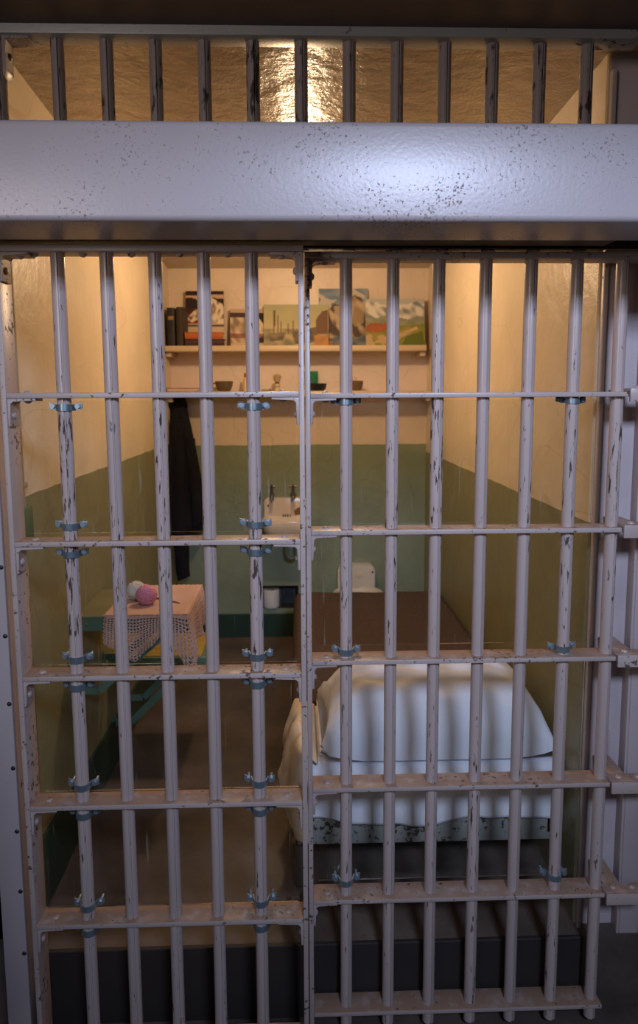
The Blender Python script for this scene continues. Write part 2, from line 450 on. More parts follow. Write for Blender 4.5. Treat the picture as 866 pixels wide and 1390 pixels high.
# --- sliding door
door = thing('sliding_cell_door', 'left sliding cell door of chipped lavender-grey steel bars, set in front of the right barred panel', 'cell door', (-.33, 1.60, -.25))
DX = [-.538, -.431, -.3245, -.218, -.112]
for x in DX: obj('bar', bar_mb(x, 1.60, -.185, 1.782), M['bar'], door)
DZ = [-.165, .174, .482, .803, 1.122, 1.458]
for z in DZ: obj('rail', rail_mb(-.656, -.008, 1.572, 1.632, z), M['rail'], door)
tr = MB().box(-.668, .004, 1.572, 1.634, 1.774, 1.788, .002)
obj('top_rail', tr, M['rail'], door)
for i in range(6):
    obj('rivet', MB().dome((-.59 + .1065 * i, 1.604, 1.774), .0095, (0, 0, -1), .007), M['rail'], door)
for (a, c) in ((-.668, -.656), (-.008, .004)):
    obj('stile', MB().box(a, c, 1.572, 1.640, -.22, 1.774, .0018), M['rail'], door)
for z in DZ[1:] + [1.774]:
    corner_bracket(door, -.656, 1, z, 1.572, 1.632)
    corner_bracket(door, -.008, -1, z, 1.572, 1.632)
for x in (DX[0], DX[4]):
    for z in (1.437, 1.165, 1.100, .848, .780, .530, .457, .216, .150):
        strap(door, x, 1.60, z, random.uniform(-.04, .04))
for z0, z1 in ((1.145, 1.452), (.824, 1.118), (.503, .800), (.195, .479)):
    obj('acrylic_pane', MB().box(-.648, -.0165, 1.6195, 1.6235, z0, z1), M['pane'], door, False)

# --- fixed barred panel
gr = thing('barred_panel', 'right fixed cell-front panel of lavender-grey steel bars beside the sliding door', 'cell bars', (.4, 1.70, -.25))
GX = [.106, .2185, .3285, .441, .5505, .661, .772]
for x in GX: obj('bar', bar_mb(x, 1.70, -.225, 1.787), M['bar'], gr)
GZ = [-.18, .144, .454, .792, 1.122, 1.455]
for z in GZ: obj('rail', rail_mb(.019, .792, 1.67, 1.734, z), M['rail'], gr)
obj('top_rail', MB().box(.007, 1.0, 1.67, 1.736, 1.779, 1.794, .002), M['rail'], gr)
obj('stile', MB().box(.007, .019, 1.67, 1.736, -.225, 1.779, .0018), M['rail'], gr)
for z in GZ[1:] + [1.779]:
    corner_bracket(gr, .019, 1, z, 1.67, 1.734)
for z in GZ[1:]:
    a = MB().box(.785, .905, 1.664, 1.70, z + .012, z + .020, .0015).box(.785, .905, 1.656, 1.664, z - .012, z + .020, .0015).box(.795, .838, 1.70, 1.799, z + .012, z + .018, .0015)
    o = obj('anchor_bracket', a, M['rail'], gr)
    for bx in (.812, .862):
        obj('rivet', MB().dome((bx, 1.682, z + .020), .0085, (0, 0, 1), .007), M['rail'], o)
a = MB().box(.80, .836, 1.788, 1.7985, .478, .545, .002)
o = obj('anchor_plate', a, M['rail'], gr); obj('rivet', MB().dome((.818, 1.788, .512), .008, (0, -1, 0), .006), M['rail'], o)
for x in (GX[0], GX[5]):
    for z in (1.446, .818, .190): strap(gr, x, 1.70, z, random.uniform(-.05, .05))
for z0, z1 in ((.826, 1.449), (.176, .786)):
    obj('acrylic_pane', MB().box(.034, .728, 1.7195, 1.7235, z0, z1), M['pane'], gr, False)

# --- transom above the beam
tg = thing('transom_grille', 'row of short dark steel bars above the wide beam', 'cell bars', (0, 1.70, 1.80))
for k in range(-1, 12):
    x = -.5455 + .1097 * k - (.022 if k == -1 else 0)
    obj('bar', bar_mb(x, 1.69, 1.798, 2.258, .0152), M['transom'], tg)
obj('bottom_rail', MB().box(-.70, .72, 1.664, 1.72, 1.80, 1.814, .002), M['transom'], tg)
m = MB().prism([(-.66, 2.256), (-.60, 2.256), (-.60, 2.250), (-.652, 2.250), (-.652, 2.185), (-.66, 2.17)], 'y', 1.665, 1.708, .001)
o = obj('corner_bracket', m, M['transom'], tg); obj('rivet', MB().dome((-.652, 1.688, 2.22), .008, (1, 0, 0), .006), M['transom'], o)

# --- beam
bm_ = thing('door_beam', 'wide glossy lavender-grey steel beam housing across the cell front above the door', 'beam', (0, 1.43, 1.785))
pr = []
def arc(cx, cz_, r, a0, a1, n=5): return [(cx + r * math.cos(a0 + (a1 - a0) * i / n), cz_ + r * math.sin(a0 + (a1 - a0) * i / n)) for i in range(n + 1)]
R_ = .011
pr += arc(1.35 + R_, 1.785 + R_, R_, 1.5 * PI, PI) + arc(1.35 + R_, 1.964 - R_, R_, PI, .5 * PI)
pr += [(1.51, 1.964), (1.51, 1.785)]
obj('housing', MB().prism(pr, 'x', -1.5, 1.5), M['beam'], bm_, angle=25)
obj('track', MB().box(-1.5, .70, 1.5105, 1.655, 1.83, 1.90, .003).box(-1.5, .70, 1.55, 1.64, 1.80, 1.83, .002), M['track'], bm_)
obj('back_plate', MB().box(-1.5, 1.5, 1.656, 1.661, 1.798, 1.90, .001), M['track'], bm_)

# ------------------------------------------------------------------ wall fittings in the cell
cd = thing('conduit', 'painted vertical pipe on the front end of the left wall with a green box', 'pipe', (-.75, 1.86, 1.08))
obj('pipe', MB().tube([(-.749, 1.86, 1.17), (-.749, 1.86, 2.30)], .010, 14), M['pipe'], cd)
obj('junction_box', MB().box(-.76, -.735, 1.83, 1.90, 1.08, 1.17, .004), M['grnbox'], cd)
o = obj('clip', MB().box(-.76, -.737, 1.84, 1.88, 1.22, 1.235, .002), M['pipe'], cd)

# ------------------------------------------------------------------ shelves
def shelf(z1, x0, x1, label):
    s = thing('wall_shelf', label, 'shelf', (0, 4.03, z1 - .03), 'wooden shelves on the back wall')
    obj('board', MB().box(x0, x1, 4.0, YB, z1 - .032, z1, .003), M['shelf'], s)
    for (a, c) in ((x0, x0 + .03), (x1 - .03, x1)):
        obj('cleat', MB().box(a, c, 4.03, YB, z1 - .06, z1 - .032, .003), M['shelf_under'], s)
    return s
S1, S2 = 1.745, 1.489
shelf(S1, -.757, .722, 'upper cream wooden shelf on the back wall holding paintings and books')
shelf(S2, -.757, .757, 'lower cream wooden shelf on the back wall holding cup and shaving things')

# books
def book(name_loc, w, d, h, cover, label, rot=None, spine=None, flat=False):
    # local: spine faces -Y, thickness along X, height along Z
    t = thing('book', label, 'book', name_loc, 'books on the upper shelf')
    c = MB(); k = .0035
    c.box(-w / 2, -w / 2 + k, 0, d, 0, h, .001).box(w / 2 - k, w / 2, 0, d, 0, h, .001)
    sp = [(-w / 2, .006)] + [(w / 2 * math.sin(a), .006 - .006 * math.cos(a)) for a in [(-PI / 2 + PI * i / 8) for i in range(1, 8)]] + [(w / 2, .006), (w / 2 - k, .008), (-w / 2 + k, .008)]
    c.prism(sp, 'z', 0, h)
    p = MB().box(-w / 2 + k, w / 2 - k, .008, d - .004, .004, h - .004)
    gb = MB()
    for zz, hh in ((h * .68, .020),): gb.box(-w * .34, w * .34, -.0012, .003, zz, zz + hh, .0004)
    for nm, mb, mt in (('cover', c, M[cover]), ('pages', p, M['paper']), ('spine_label', gb, M['gold'])):
        if nm == 'spine_label' and not spine: mb.bm.free(); continue
        o = obj(nm, mb, mt, None); o.parent = t
    if rot: t.rotation_euler = rot
    return t
book((-.701, 4.01, S1), .042, .15, .205, 'blackbook', 'black upright book with gilt spine marks at the left end of the shelf', None, True)
book((-.654, 4.01, S1), .036, .10, .208, 'brownbook', 'dark brown upright book angled against the black book', (0, 0, -.14))
# flat pair under the first horse painting: lying books, spine to the room
book((-.628, 4.015, S1 + .0195), .038, .105, .215, 'maroonbook', 'dark maroon book lying flat under the orange book', (0, PI / 2, 0))
book((-.628, 4.015, S1 + .058), .036, .10, .208, 'orangebook', 'orange book lying flat on a dark maroon book', (0, PI / 2, .03))

# paintings -----------------------------------------------------------------
def inpoly(u, v, P):
    c = False; j = len(P) - 1
    for i in range(len(P)):
        xi, yi = P[i]; xj, yj = P[j]
        if (yi > v) != (yj > v) and u < (xj - xi) * (v - yi) / (yj - yi) + xi: c = not c
        j = i
    return c
def nz(u, v, s, o=0): return noise.noise(V((u * s + o, v * s * 1.0 - o, o)))
def lerp(a, b, t): t = max(0, min(1, t)); return tuple(x + (y - x) * t for x, y in zip(a, b))

def p_horse_a(u, v):
    c = (.035, .025, .03)
    if v < .55: c = lerp((.30, .05, .03), (.06, .025, .03), (v - .3) * 4 + nz(u, v, 6))
    if .82 + .05 * nz(u, 0, 5) < v < .90 + .04 * u - .02: c = (.62, .42, .30)
    if v < .16: c = (.62, .50, .36)
    if .10 < v < .14: c = (.10, .07, .06)
    head = [(.08, .36), (.05, .28), (.16, .20), (.34, .30), (.45, .20), (1, .16), (1, .55), (.97, .66), (.80, .76), (.66, .84), (.60, .75), (.50, .66), (.34, .56), (.20, .48)]
    if inpoly(u, v, head):
        c = lerp((.82, .72, .56), (.28, .19, .14), nz(u * 1.6, v, 7) * 2.2 + .12)
        if inpoly(u, v, [(.70, .35), (.80, .55), (.74, .70), (.62, .58), (.60, .40)]): c = lerp(c, (.20, .15, .15), .6)
        if math.hypot(u - .44, v - .57) < .03 or math.hypot(u - .12, v - .31) < .025: c = (.04, .03, .03)
    return c
def p_horse_b(u, v):
    c = (.04, .03, .035)
    if u < .62: c = lerp((.66, .52, .38), (.28, .20, .15), .5 + 1.4 * nz(u + .3 * v, v * .6, 7, 2))
    if v > .9: c = (.55, .40, .30)
    if .78 < v < .9 and u < .55: c = (.08, .05, .05)
    if inpoly(u, v, [(.5, .12), (.9, .3), (.95, .52), (.74, .8), (.6, .7), (.52, .5)]): c = lerp((.74, .62, .47), (.38, .28, .2), nz(u, v, 8) + .2)
    if .23 < v < .35: c = lerp(c, (.20, .05, .05), .75)
    if v < .1: c = (.55, .42, .30)
    return c
def p_ship(u, v):
    c = lerp((.62, .50, .27), (.44, .44, .27), v + .4 * nz(u, v, 4))
    if v < .42: c = lerp((.50, .42, .24), (.20, .20, .14), .5 + nz(u, v, 7, 3))
    for mx, w, h in ((.16, .012, .86), (.22, .009, .74), (.27, .008, .6), (.63, .016, .93), (.70, .010, .72), (.45, .009, .62), (.38, .007, .55)):
        if abs(u - mx - .02 * (v - .5)) < w and .3 < v < h: c = (.16, .10, .07)
    if inpoly(u, v, [(.05, .30), (.34, .34), (.30, .14), (.10, .12)]): c = lerp((.14, .11, .08), (.30, .25, .17), nz(u, v, 9) + .4)
    if inpoly(u, v, [(.54, .86), (.76, .36), (.57, .36)]): c = lerp(c, (.44, .24, .12), .6)
    if inpoly(u, v, [(.43, .34), (.80, .46), (.84, .10), (.48, .06)]): c = lerp((.10, .09, .08), (.26, .2, .14), nz(u, v, 8) + .4)
    if inpoly(u, v, [(.80, .62), (.90, .84), (1, .88), (1, .3), (.8, .3)]): c = (.19, .11, .08)
    if u > .78 and v < .26: c = lerp((.55, .26, .07), (.30, .20, .12), nz(u, v, 10) + .5)
    return c
def p_rock(u, v):
    c = lerp((.36, .40, .42), (.17, .24, .33), .4 + v * .5 + 1.1 * nz(u * .7, v * 1.6, 5, 5))
    if nz(u * .7, v * 1.7, 5, 1) > .18: c = (.55, .50, .44)
    if inpoly(u, v, [(0, .40), (.14, .58), (.30, .74), (.44, .72), (.55, .80), (.72, .90), (.86, .84), (1, .62), (1, .10), (0, .12)]):
        f = nz(u + .5 * v, v, 5, 2)
        c = lerp((.10, .07, .05), (.55, .42, .29), .32 + 2.2 * f)
        if inpoly(u, v, [(.3, .7), (.36, .35), (.44, .25), (.52, .45), (.46, .72)]): c = lerp(c, (.60, .49, .36), .6)
        if inpoly(u, v, [(.7, .88), (.62, .5), (.74, .34), (.92, .42), (.9, .75)]): c = lerp(c, (.62, .46, .28), .45)
        if inpoly(u, v, [(.05, .42), (.2, .6), (.3, .3), (.1, .15)]): c = (.10, .08, .075)
    if v < .18 + .05 * nz(u, 0, 6): c = lerp((.10, .13, .17), (.26, .24, .22), nz(u * .5, v, 12) + .45)
    if v < .10 and u < .28: c = (.42, .22, .08)
    return c
def p_alps(u, v):
    c = (.48, .50, .48)
    ridge = .90 + .10 * nz(u, 0, 4) + .05 * nz(u, 0, 11)
    if v < ridge: c = lerp((.72, .69, .62), (.22, .25, .26), .30 + 2.2 * nz(u * 1.3 + .6 * v, v, 6, 4) + (.75 - v) * 1.1)
    if v < .60 + .06 * nz(u, 0, 5, 9): c = lerp((.23, .25, .17), (.33, .33, .24), .5 + nz(u, v, 9))
    if v < .42 + .1 * (u - .5): c = lerp((.20, .24, .05), (.34, .28, .08), .5 + nz(u, v, 8, 6))
    if inpoly(u, v, [(0, .42), (.1, .50), (.30, .48), (.42, .52), (.44, .36), (.2, .28), (0, .30)]): c = lerp((.44, .13, .05), (.28, .12, .07), .5 + nz(u, v, 12))
    if inpoly(u, v, [(.1, .06), (.3, .2), (.62, .30), (.86, .42), (.88, .36), (.66, .22), (.45, .05)]): c = lerp((.60, .44, .24), (.44, .32, .18), .5 + nz(u, v, 12))
    if inpoly(u, v, [(.60, .02), (.68, .2), (.96, .32), (1, .02)]): c = (.13, .17, .035)
    if v < .26 and u < .3 and nz(u, v, 9, 8) > 0: c = (.50, .36, .20)
    return c

def painting(x0, x1, h, y, f, label, lean=.16, z=S1, rz=0, skew=0):
    w = x1 - x0; t = thing('painting', label, 'painting', ((x0 + x1) / 2, y, z), 'unframed paintings leaning on the upper shelf')
    N, K = 64, 56; bm = bmesh.new()
    vs = [[bm.verts.new((-w / 2 + w * i / N, 0, h * j / K)) for j in range(K + 1)] for i in range(N + 1)]
    for i in range(N):
        for j in range(K): bm.faces.new((vs[i][j], vs[i + 1][j], vs[i + 1][j + 1], vs[i][j + 1]))
    me = bpy.data.meshes.new('picture'); bm.to_mesh(me); bm.free()
    ca = me.color_attributes.new('Col', 'FLOAT_COLOR', 'POINT')
    for i, v in enumerate(me.vertices):
        ca.data[i].color = (*f(v.co.x / w + .5, v.co.z / h), 1)
    me.materials.append(M['paint'])
    o = bpy.data.objects.new('picture', me); C.objects.link(o); o.parent = t
    o = obj('board', MB().box(-w / 2, w / 2, .0005, .012, 0, h, .0008), M['canvas_edge'], None); o.parent = t
    t.rotation_euler = (-lean, 0, rz)
    return t
painting(-.640, -.425, .315, 4.13, lambda u, v: p_horse_a(u, (v - .30) / .70), 'white horse painting standing behind the orange book', .085)
painting(-.385, -.175, .222, 4.095, p_horse_b, 'smaller white horse painting leaning at a slant beside the harbour painting', .28, S1, .10)
painting(-.20, .165, .242, 4.085, p_ship, 'yellow harbour painting with sailing boats and masts', .22)
painting(.112, .392, .330, 4.135, p_rock, 'tallest painting, a brown rocky mountain under blue clouds', .105)
painting(.374, .708, .272, 4.075, p_alps, 'snowy mountains painting with red roofs and green fields, rightmost on shelf', .22)

# lower shelf items
t = thing('mug', 'brown tin mug with handle at the left of the lower shelf', 'mug', (-.425, 4.075, S2))
pf = [(.0, 0), (.028, 0), (.037, .006), (.047, .03), (.051, .057), (.049, .057), (.044, .03), (.034, .009), (.0, .006)]
obj('body', MB().lathe((-.425, 4.075, S2), pf), M['tin'], t)
obj('handle', MB().tube([(-.425 - .046 + .001, 4.075, S2 + .045)] + [(-.471 - .024 * math.sin(a), 4.075, S2 + .032 + .015 * math.cos(a)) for a in [PI * i / 8 for i in range(1, 8)]] + [(-.466, 4.075, S2 + .018)], .0035, 8), M['tin'], t)
t = thing('tube', 'small cream tube with red cap beside the shaving brush', 'tube', (-.305, 4.075, S2))
obj('body', MB().lathe((-.305, 4.075, S2), [(0, .0), (.011, 0), (.0115, .07), (.008, .078), (0, .078)], 16), M['tube'], t)
obj('cap', MB().lathe((-.305, 4.075, S2 + .078), [(0, 0), (.009, 0), (.008, .024), (0, .025)], 16), M['redcap'], t)
t = thing('shaving_brush', 'shaving brush standing bristles up on the lower shelf', 'shaving brush', (-.127, 4.075, S2))
obj('handle', MB().lathe((-.127, 4.075, S2), [(0, 0), (.018, 0), (.019, .008), (.012, .02), (.017, .032), (.013, .042), (0, .042)], 20), M['collarw'], t)
obj('collar', MB().lathe((-.127, 4.075, S2 + .042), [(0, 0), (.0135, 0), (.0135, .008), (0, .008)], 20), M['darkwood'], t)
obj('bristles', MB().lathe((-.127, 4.075, S2 + .05), [(0, 0), (.013, 0), (.020, .018), (.0225, .034), (.016, .042), (0, .045)], 24), M['bristle'], t)
t = thing('razor', 'small safety razor lying beside the shaving brush', 'razor', (-.18, 4.045, S2))
obj('handle', MB().cyl((-.215, 4.045, S2 + .006), (-.168, 4.045, S2 + .006), .0045, 10), M['brass'], t)
obj('head', MB().box(-.168, -.158, 4.025, 4.065, S2, S2 + .014, .003), M['brass'], t)
t = thing('glass', 'upturned green glass tumbler on the lower shelf', 'glass', (.066, 4.14, S2))
obj('body', MB().lathe((.066, 4.14, S2), [(0, .0), (.036, 0), (.0405, .11), (.038, .112), (.034, .006), (0, .006)], 32), M['gglass'], t)
t = thing('ashtray', 'small dark bowl in front of the green glass', 'bowl', (.10, 4.044, S2))
obj('body', MB().lathe((.10, 4.044, S2), [(0, 0), (.034, 0), (.045, .012), (.052, .042), (.047, .042), (.04, .016), (0, .01)]), M['dark'], t)
t = thing('pot', 'small brown pot with a soap bar in it, right on the lower shelf', 'pot', (.318, 4.075, S2))
obj('body', MB().lathe((.318, 4.075, S2), [(0, 0), (.026, 0), (.037, .025), (.041, .056), (.037, .056), (.033, .025), (0, .01)]), M['clay'], t)
obj('soap', MB().box(.295, .322, 4.06, 4.095, S2 + .03, S2 + .078, .006), M['collarw'], t)
t = thing('notebook', 'thin red notebook lying flat at left end of the lower shelf', 'notebook', (-.64, 4.085, S2))
obj('cover', MB().box(-.735, -.565, 4.01, 4.16, S2, S2 + .003, .0005).box(-.735, -.565, 4.01, 4.16, S2 + .016, S2 + .019, .0005).box(-.735, -.732, 4.01, 4.16, S2, S2 + .019, .0005), M['redbook'], t)
obj('pages', MB().box(-.732, -.567, 4.013, 4.157, S2 + .003, S2 + .016), M['paper'], t)

for o in [o for o in C.objects if o.parent is None and o.get('category') in ('book', 'painting', 'mug', 'tube', 'shaving brush', 'razor', 'glass', 'bowl', 'pot', 'notebook')]:
    o.location.x = -.0102 + (o.location.x + .0102) * 1.028; o.scale = (1.028, 1, 1.028)

# ------------------------------------------------------------------ jacket on a peg
t = thing('coat_peg', 'small metal peg on the back wall holding the dark jacket', 'peg', (-.70, YB, 1.44))
obj('plate', MB().box(-.715, -.685, YB - .006, YB, 1.41, 1.46, .002), M['brass'], t)
obj('hook', MB().tube([(-.70, YB - .005, 1.435), (-.70, YB - .03, 1.428), (-.70, YB - .045, 1.438), (-.70, YB - .05, 1.455)], .0045, 8), M['brass'], t)
jk = thing('jacket', 'dark navy wool jacket hanging in the back left corner', 'jacket', (-.68, 4.08, .42))
def jacket_body():
    m = MB(); n = 40
    #      z      xl     xr    yfront yback
    S = [(1.452, -.735, -.672, 4.115, 4.15), (1.43, -.748, -.665, 4.10, 4.16), (1.36, -.752, -.655, 4.08, 4.17), (1.28, -.755, -.638, 4.06, 4.175),
         (1.18, -.757, -.618, 4.04, 4.178), (1.05, -.757, -.595, 4.02, 4.178), (.93, -.757, -.578, 4.01, 4.18), (.80, -.757, -.566, 4.01, 4.18), (.70, -.757, -.562, 4.0, 4.18), (.655, -.757, -.565, 4.01, 4.175)]
    rings = []
    for k in range(len(S) - 1):
        for q in range(4):
            a = q / 4; z, xl, xr, yf, yb = [S[k][i] + (S[k + 1][i] - S[k][i]) * a for i in range(5)]
            ring = []
            for i in range(n):
                th = 2 * PI * i / n; cx_, cy_ = (xl + xr) / 2, (yf + yb) / 2
                px, py = math.cos(th), math.sin(th)
                e = .75
                px = math.copysign(abs(px) ** e, px); py = math.copysign(abs(py) ** e, py)
                fold = .012 * math.sin(th * 5 + z * 3) * min(1, (1.45 - z) * 3) if py < 0.2 else 0
                ring.append(V((min(max(cx_ + px * (xr - xl) / 2, -.7585), xr), min(cy_ + py * (yb - yf) / 2 + fold, YB - .004), z + (.02 * math.cos(th + .6) if z < .75 else 0))))
            rings.append(ring)
    m.quadstrip(rings); return m
obj('body', jacket_body(), M['coat'], jk, angle=80)
def sleeve(pts, rad):
    m = MB(); rings = []; n = 20
    P = [V(p) for p in pts]
    for i in range(len(P) - 1):
        for q in range(4):
            a = q / 4; p = P[i].lerp(P[i + 1], a); r = rad[i] + (rad[i + 1] - rad[i]) * a
            rings.append([p + V((math.cos(2 * PI * k / n) * r * (1 + .06 * math.sin(6 * p.z * 6 + k)), math.sin(2 * PI * k / n) * r * .62, 0)) for k in range(n)])
    rings.append([P[-1] + V((math.cos(2 * PI * k / n) * rad[-1], math.sin(2 * PI * k / n) * rad[-1] * .62, .015 * math.cos(2 * PI * k / n))) for k in range(n)])
    m.quadstrip(rings); return m
obj('sleeve', sleeve([(-.708, 4.06, 1.33), (-.712, 4.03, 1.10), (-.708, 4.02, .85), (-.700, 4.02, .62), (-.694, 4.02, .45), (-.69, 4.02, .40)], [.04, .045, .045, .044, .040, .036]), M['coat'], jk, angle=80)
obj('sleeve', sleeve([(-.64, 4.06, 1.22), (-.618, 4.035, 1.02), (-.602, 4.02, .85), (-.598, 4.02, .72)], [.03, .034, .036, .034]), M['coat'], jk, angle=80)
obj('collar', MB().tube([(-.748, 4.10, 1.40), (-.74, 4.075, 1.44), (-.705, 4.065, 1.462), (-.675, 4.08, 1.44), (-.665, 4.11, 1.40)], [.013, .017, .019, .017, .013], 12), M['coat'], jk, angle=80)

# ------------------------------------------------------------------ wash basin
wb_ = thing('wash_basin', 'small cream porcelain wash basin fixed on the green back wall', 'sink', (-.085, YB, .67))
sx0, sx1 = -.232, .062
def rrect(x0, x1, z0, z1, r, n=5):
    return arc(x1 - r, z1 - r, r, 0, PI / 2, n) + arc(x0 + r, z1 - r, r, PI / 2, PI, n) + arc(x0 + r, z0 + r, r, PI, 1.5 * PI, n) + arc(x1 - r, z0 + r, r, 1.5 * PI, 2 * PI, n)
obj('backsplash', MB().prism(rrect(sx0 + .012, sx1 - .012, .70, .852, .03), 'y', YB - .028, YB, .005), M['porcelain'], wb_)
def basin():
    m = MB(); n = 36; cx_, cy_ = (sx0 + sx1) / 2, YB - .118
    def ring(a, b_, z, yo=0, p=.55):
        out = []
        for i in range(n):
            th = 2 * PI * i / n; c, s = math.cos(th), math.sin(th)
            out.append(V((cx_ + math.copysign(abs(c) ** p, c) * a, min(cy_ + yo + math.copysign(abs(s) ** p, s) * b_, YB - .001), z)))
        return out
    m.quadstrip([ring(.05, .04, .60, .03), ring(.10, .085, .625, .015), ring(.13, .112, .67), ring(.143, .117, .715), ring(.146, .118, .735), ring(.143, .116, .741), ring(.122, .092, .741), ring(.117, .086, .73), ring(.10, .07, .665), ring(.03, .02, .64)])
    return m
obj('basin', basin(), M['porcelain'], wb_, angle=50)
for x in (-.172, -.045):
    f = MB().tube([(x, YB - .03, .872), (x, YB - .07, .874), (x, YB - .095, .868), (x, YB - .10, .845)], [.011, .012, .012, .009], 12)
    f.cyl((x, YB - .055, .872), (x, YB - .055, .915), .009, 12); f.lathe((x, YB - .03, .872), [(0, -.005), (.016, -.005), (.016, .008), (0, .008)], 14, 'y')
    f.cyl((x, YB - .04, .84), (x, YB - .04, .875), .012, 12)
    o = obj('faucet', f, M['brass'], wb_)
    h = MB()
    for a in (0, PI / 2): h.tube([(x - .022 * math.cos(a), YB - .055 - .022 * math.sin(a), .925), (x, YB - .055, .929), (x + .022 * math.cos(a), YB - .055 + .022 * math.sin(a), .925)], .0055, 8)
    h.cyl((x, YB - .055, .913), (x, YB - .055, .936), .008, 10)
    obj('handle', h, M['brass'], o)
obj('bolt', MB().dome((-.195, YB - .028, .805), .007, (0, -1, 0), .005), M['rust'], wb_)
obj('bolt', MB().dome((.03, YB - .028, .79), .007, (0, -1, 0), .005), M['rust'], wb_)
o = MB()
for i in range(4): o.box(-.11 + i * .014, -.103 + i * .014, YB - .0295, YB - .024, .732, .752, .001)
obj('overflow_slots', o, M['dark'], wb_)
obj('rust_stain', MB().prism([(-.035, .745), (-.04, .775), (-.012, .795), (.006, .79), (.004, .75)], 'y', YB - .0288, YB - .026), M['rust'], wb_)
tp = [(-.085, YB - .1, .61), (-.085, YB - .1, .53)] + [(-.085 + .03 - .03 * math.cos(a), YB - .1, .53 - .035 * math.sin(a)) for a in [PI * i / 8 for i in range(1, 9)]] + [(-.025, YB - .1, .56), (-.025, YB - .06, .58), (-.025, YB - .002, .58)]
obj('trap_pipe', MB().tube(tp, .013, 12), M['ironpipe'], wb_)

# ------------------------------------------------------------------ toilet beyond the bed
tl = thing('toilet', 'small white porcelain toilet against the back wall beyond the bed', 'toilet', (.335, YB, .0))
obj('back_plate', MB().prism(rrect(.222, .448, .25, .44, .035), 'y', YB - .06, YB, .008), M['white_porcelain'], tl)
def bowl():
    m = MB(); n = 32; cx_ = .335
    def ring(a, b_, z, cy_): return [V((cx_ + math.cos(2 * PI * i / n) * a, min(cy_ + math.sin(2 * PI * i / n) * b_, YB - .005), z)) for i in range(n)]
    m.quadstrip([ring(.09, .10, -.018, 4.02), ring(.08, .09, .04, 4.02), ring(.09, .11, .14, 4.0), ring(.14, .17, .24, 3.985), ring(.152, .19, .29, 3.985), ring(.150, .188, .305, 3.985), ring(.12, .15, .305, 3.985), ring(.10, .13, .26, 3.985), ring(.04, .05, .16, 4.0)])
    return m
obj('bowl', bowl(), M['white_porcelain'], tl, angle=50)
for x in (.238, .432): obj('bolt', MB().dome((x, YB - .06, .395), .006, (0, -1, 0), .005), M['dark'], tl)
obj('flush_button', MB().lathe((.352, YB - .06, .38), [(0, 0), (.02, 0), (.018, .006), (0, .008)], 18, 'y'), M['porcelain'], tl)

# ------------------------------------------------------------------ vent recess and toilet roll
vt = thing('wall_vent', 'dark mesh-covered vent recess low in the back wall', 'vent', ((NX0 + NX1) / 2, YB + .05, NZ0))
v = MB(); 
v.box(NX0 + .001, NX1 - .001, YB + .11, YB + .12, NZ0 + .001, NZ1 - .001).box(NX0 + .001, NX0 + .006, YB + .002, YB + .11, NZ0 + .001, NZ1 - .001).box(NX1 - .006, NX1 - .001, YB + .002, YB + .11, NZ0 + .001, NZ1 - .001)
v.box(NX0 + .001, NX1 - .001, YB + .002, YB + .11, NZ1 - .006, NZ1 - .001).box(NX0 + .001, NX1 - .001, YB + .002, YB + .11, NZ0 + .001, NZ0 + .005)
obj('liner', v, M['hole'], vt)
g = MB(); st = .018
xw, zh = NX1 - NX0 - .014, NZ1 - NZ0 - .014; xa, za = NX0 + .007, NZ0 + .007
k = -zh
while k < xw:
    for sgn in (1, -1):
        p0 = max(0, k); p1 = min(xw, k + zh)
        a_, b_ = (p0, p0 - k), (p1, p1 - k)
        if sgn < 0: a_, b_ = (a_[0], zh - a_[1]), (b_[0], zh - b_[1])
        if p1 - p0 > .004: g.cyl((xa + a_[0], YB + .085, za + a_[1]), (xa + b_[0], YB + .085, za + b_[1]), .0016, 5)
    k += st
obj('mesh', g, M['ventmesh'], vt)
tr_ = thing('toilet_roll', 'white toilet paper roll standing in the wall vent recess', 'toilet roll', (-.187, YB + .03, NZ0 + .005))
c0 = (-.187, YB + .03, NZ0 + .005)
obj('paper', MB().lathe(c0, [(.02, .002), (.05, 0), (.0515, .004), (.0515, .106), (.05, .11), (.02, .108), (.02, .002)], 32), M['tissue'], tr_)
obj('core', MB().lathe(c0, [(.0198, .002), (.0198, .1085), (.017, .1085), (.017, .002), (.0198, .002)], 24), M['card'], tr_)

# ------------------------------------------------------------------ folding table and seat on the left wall
def strut(m, a, b_, w=.022, t=.005):
    # flat bar from a to b in an X-Z plane, broad side facing the room front
    a, b_ = V(a), V(b_); d = (b_ - a).normalized(); n_ = V((-d.z, 0, d.x)) * w / 2; y = V((0, t / 2, 0))
    m.quadstrip([[a - n_ - y, a + n_ - y, a + n_ + y, a - n_ + y], [b_ - n_ - y, b_ + n_ - y, b_ + n_ + y, b_ - n_ + y]])
ft = thing('folding_table', 'green wall-hung folding table on the left wall under a crocheted cloth', 'table', (XL, 2.43, .45))
obj('tabletop', MB().box(XL, -.395, 2.262, 2.60, .722, .738, .003), M['tabletop'], ft)
e = MB().box(XL, -.39, 2.255, 2.262, .690, .739, .002).box(-.395, -.388, 2.255, 2.605, .690, .739, .002).box(XL, -.39, 2.60, 2.607, .690, .739, .002)
fo = obj('edge_frame', e, M['green'], ft)
obj('rivet', MB().dome((-.715, 2.255, .714), .007, (0, -1, 0), .005), M['green'], fo)
for y in (2.275, 2.585):
    m = MB(); strut(m, (-.43, y, .70), (-.69, y, .475), .024); strut(m, (-.695, y, .476), (XL, y, .476), .024)
    m.box(XL, XL + .008, y - .02, y + .02, .455, .50, .002)
    obj('brace', m, M['green'], ft)
fs = thing('folding_stool', 'wall-hung folding seat with yellow panel and green frame below the table', 'seat', (XL, 2.8, .15))
obj('seat_panel', MB().box(XL + .002, -.40, 2.66, 2.93, .432, .448, .003), M['yellow'], fs)
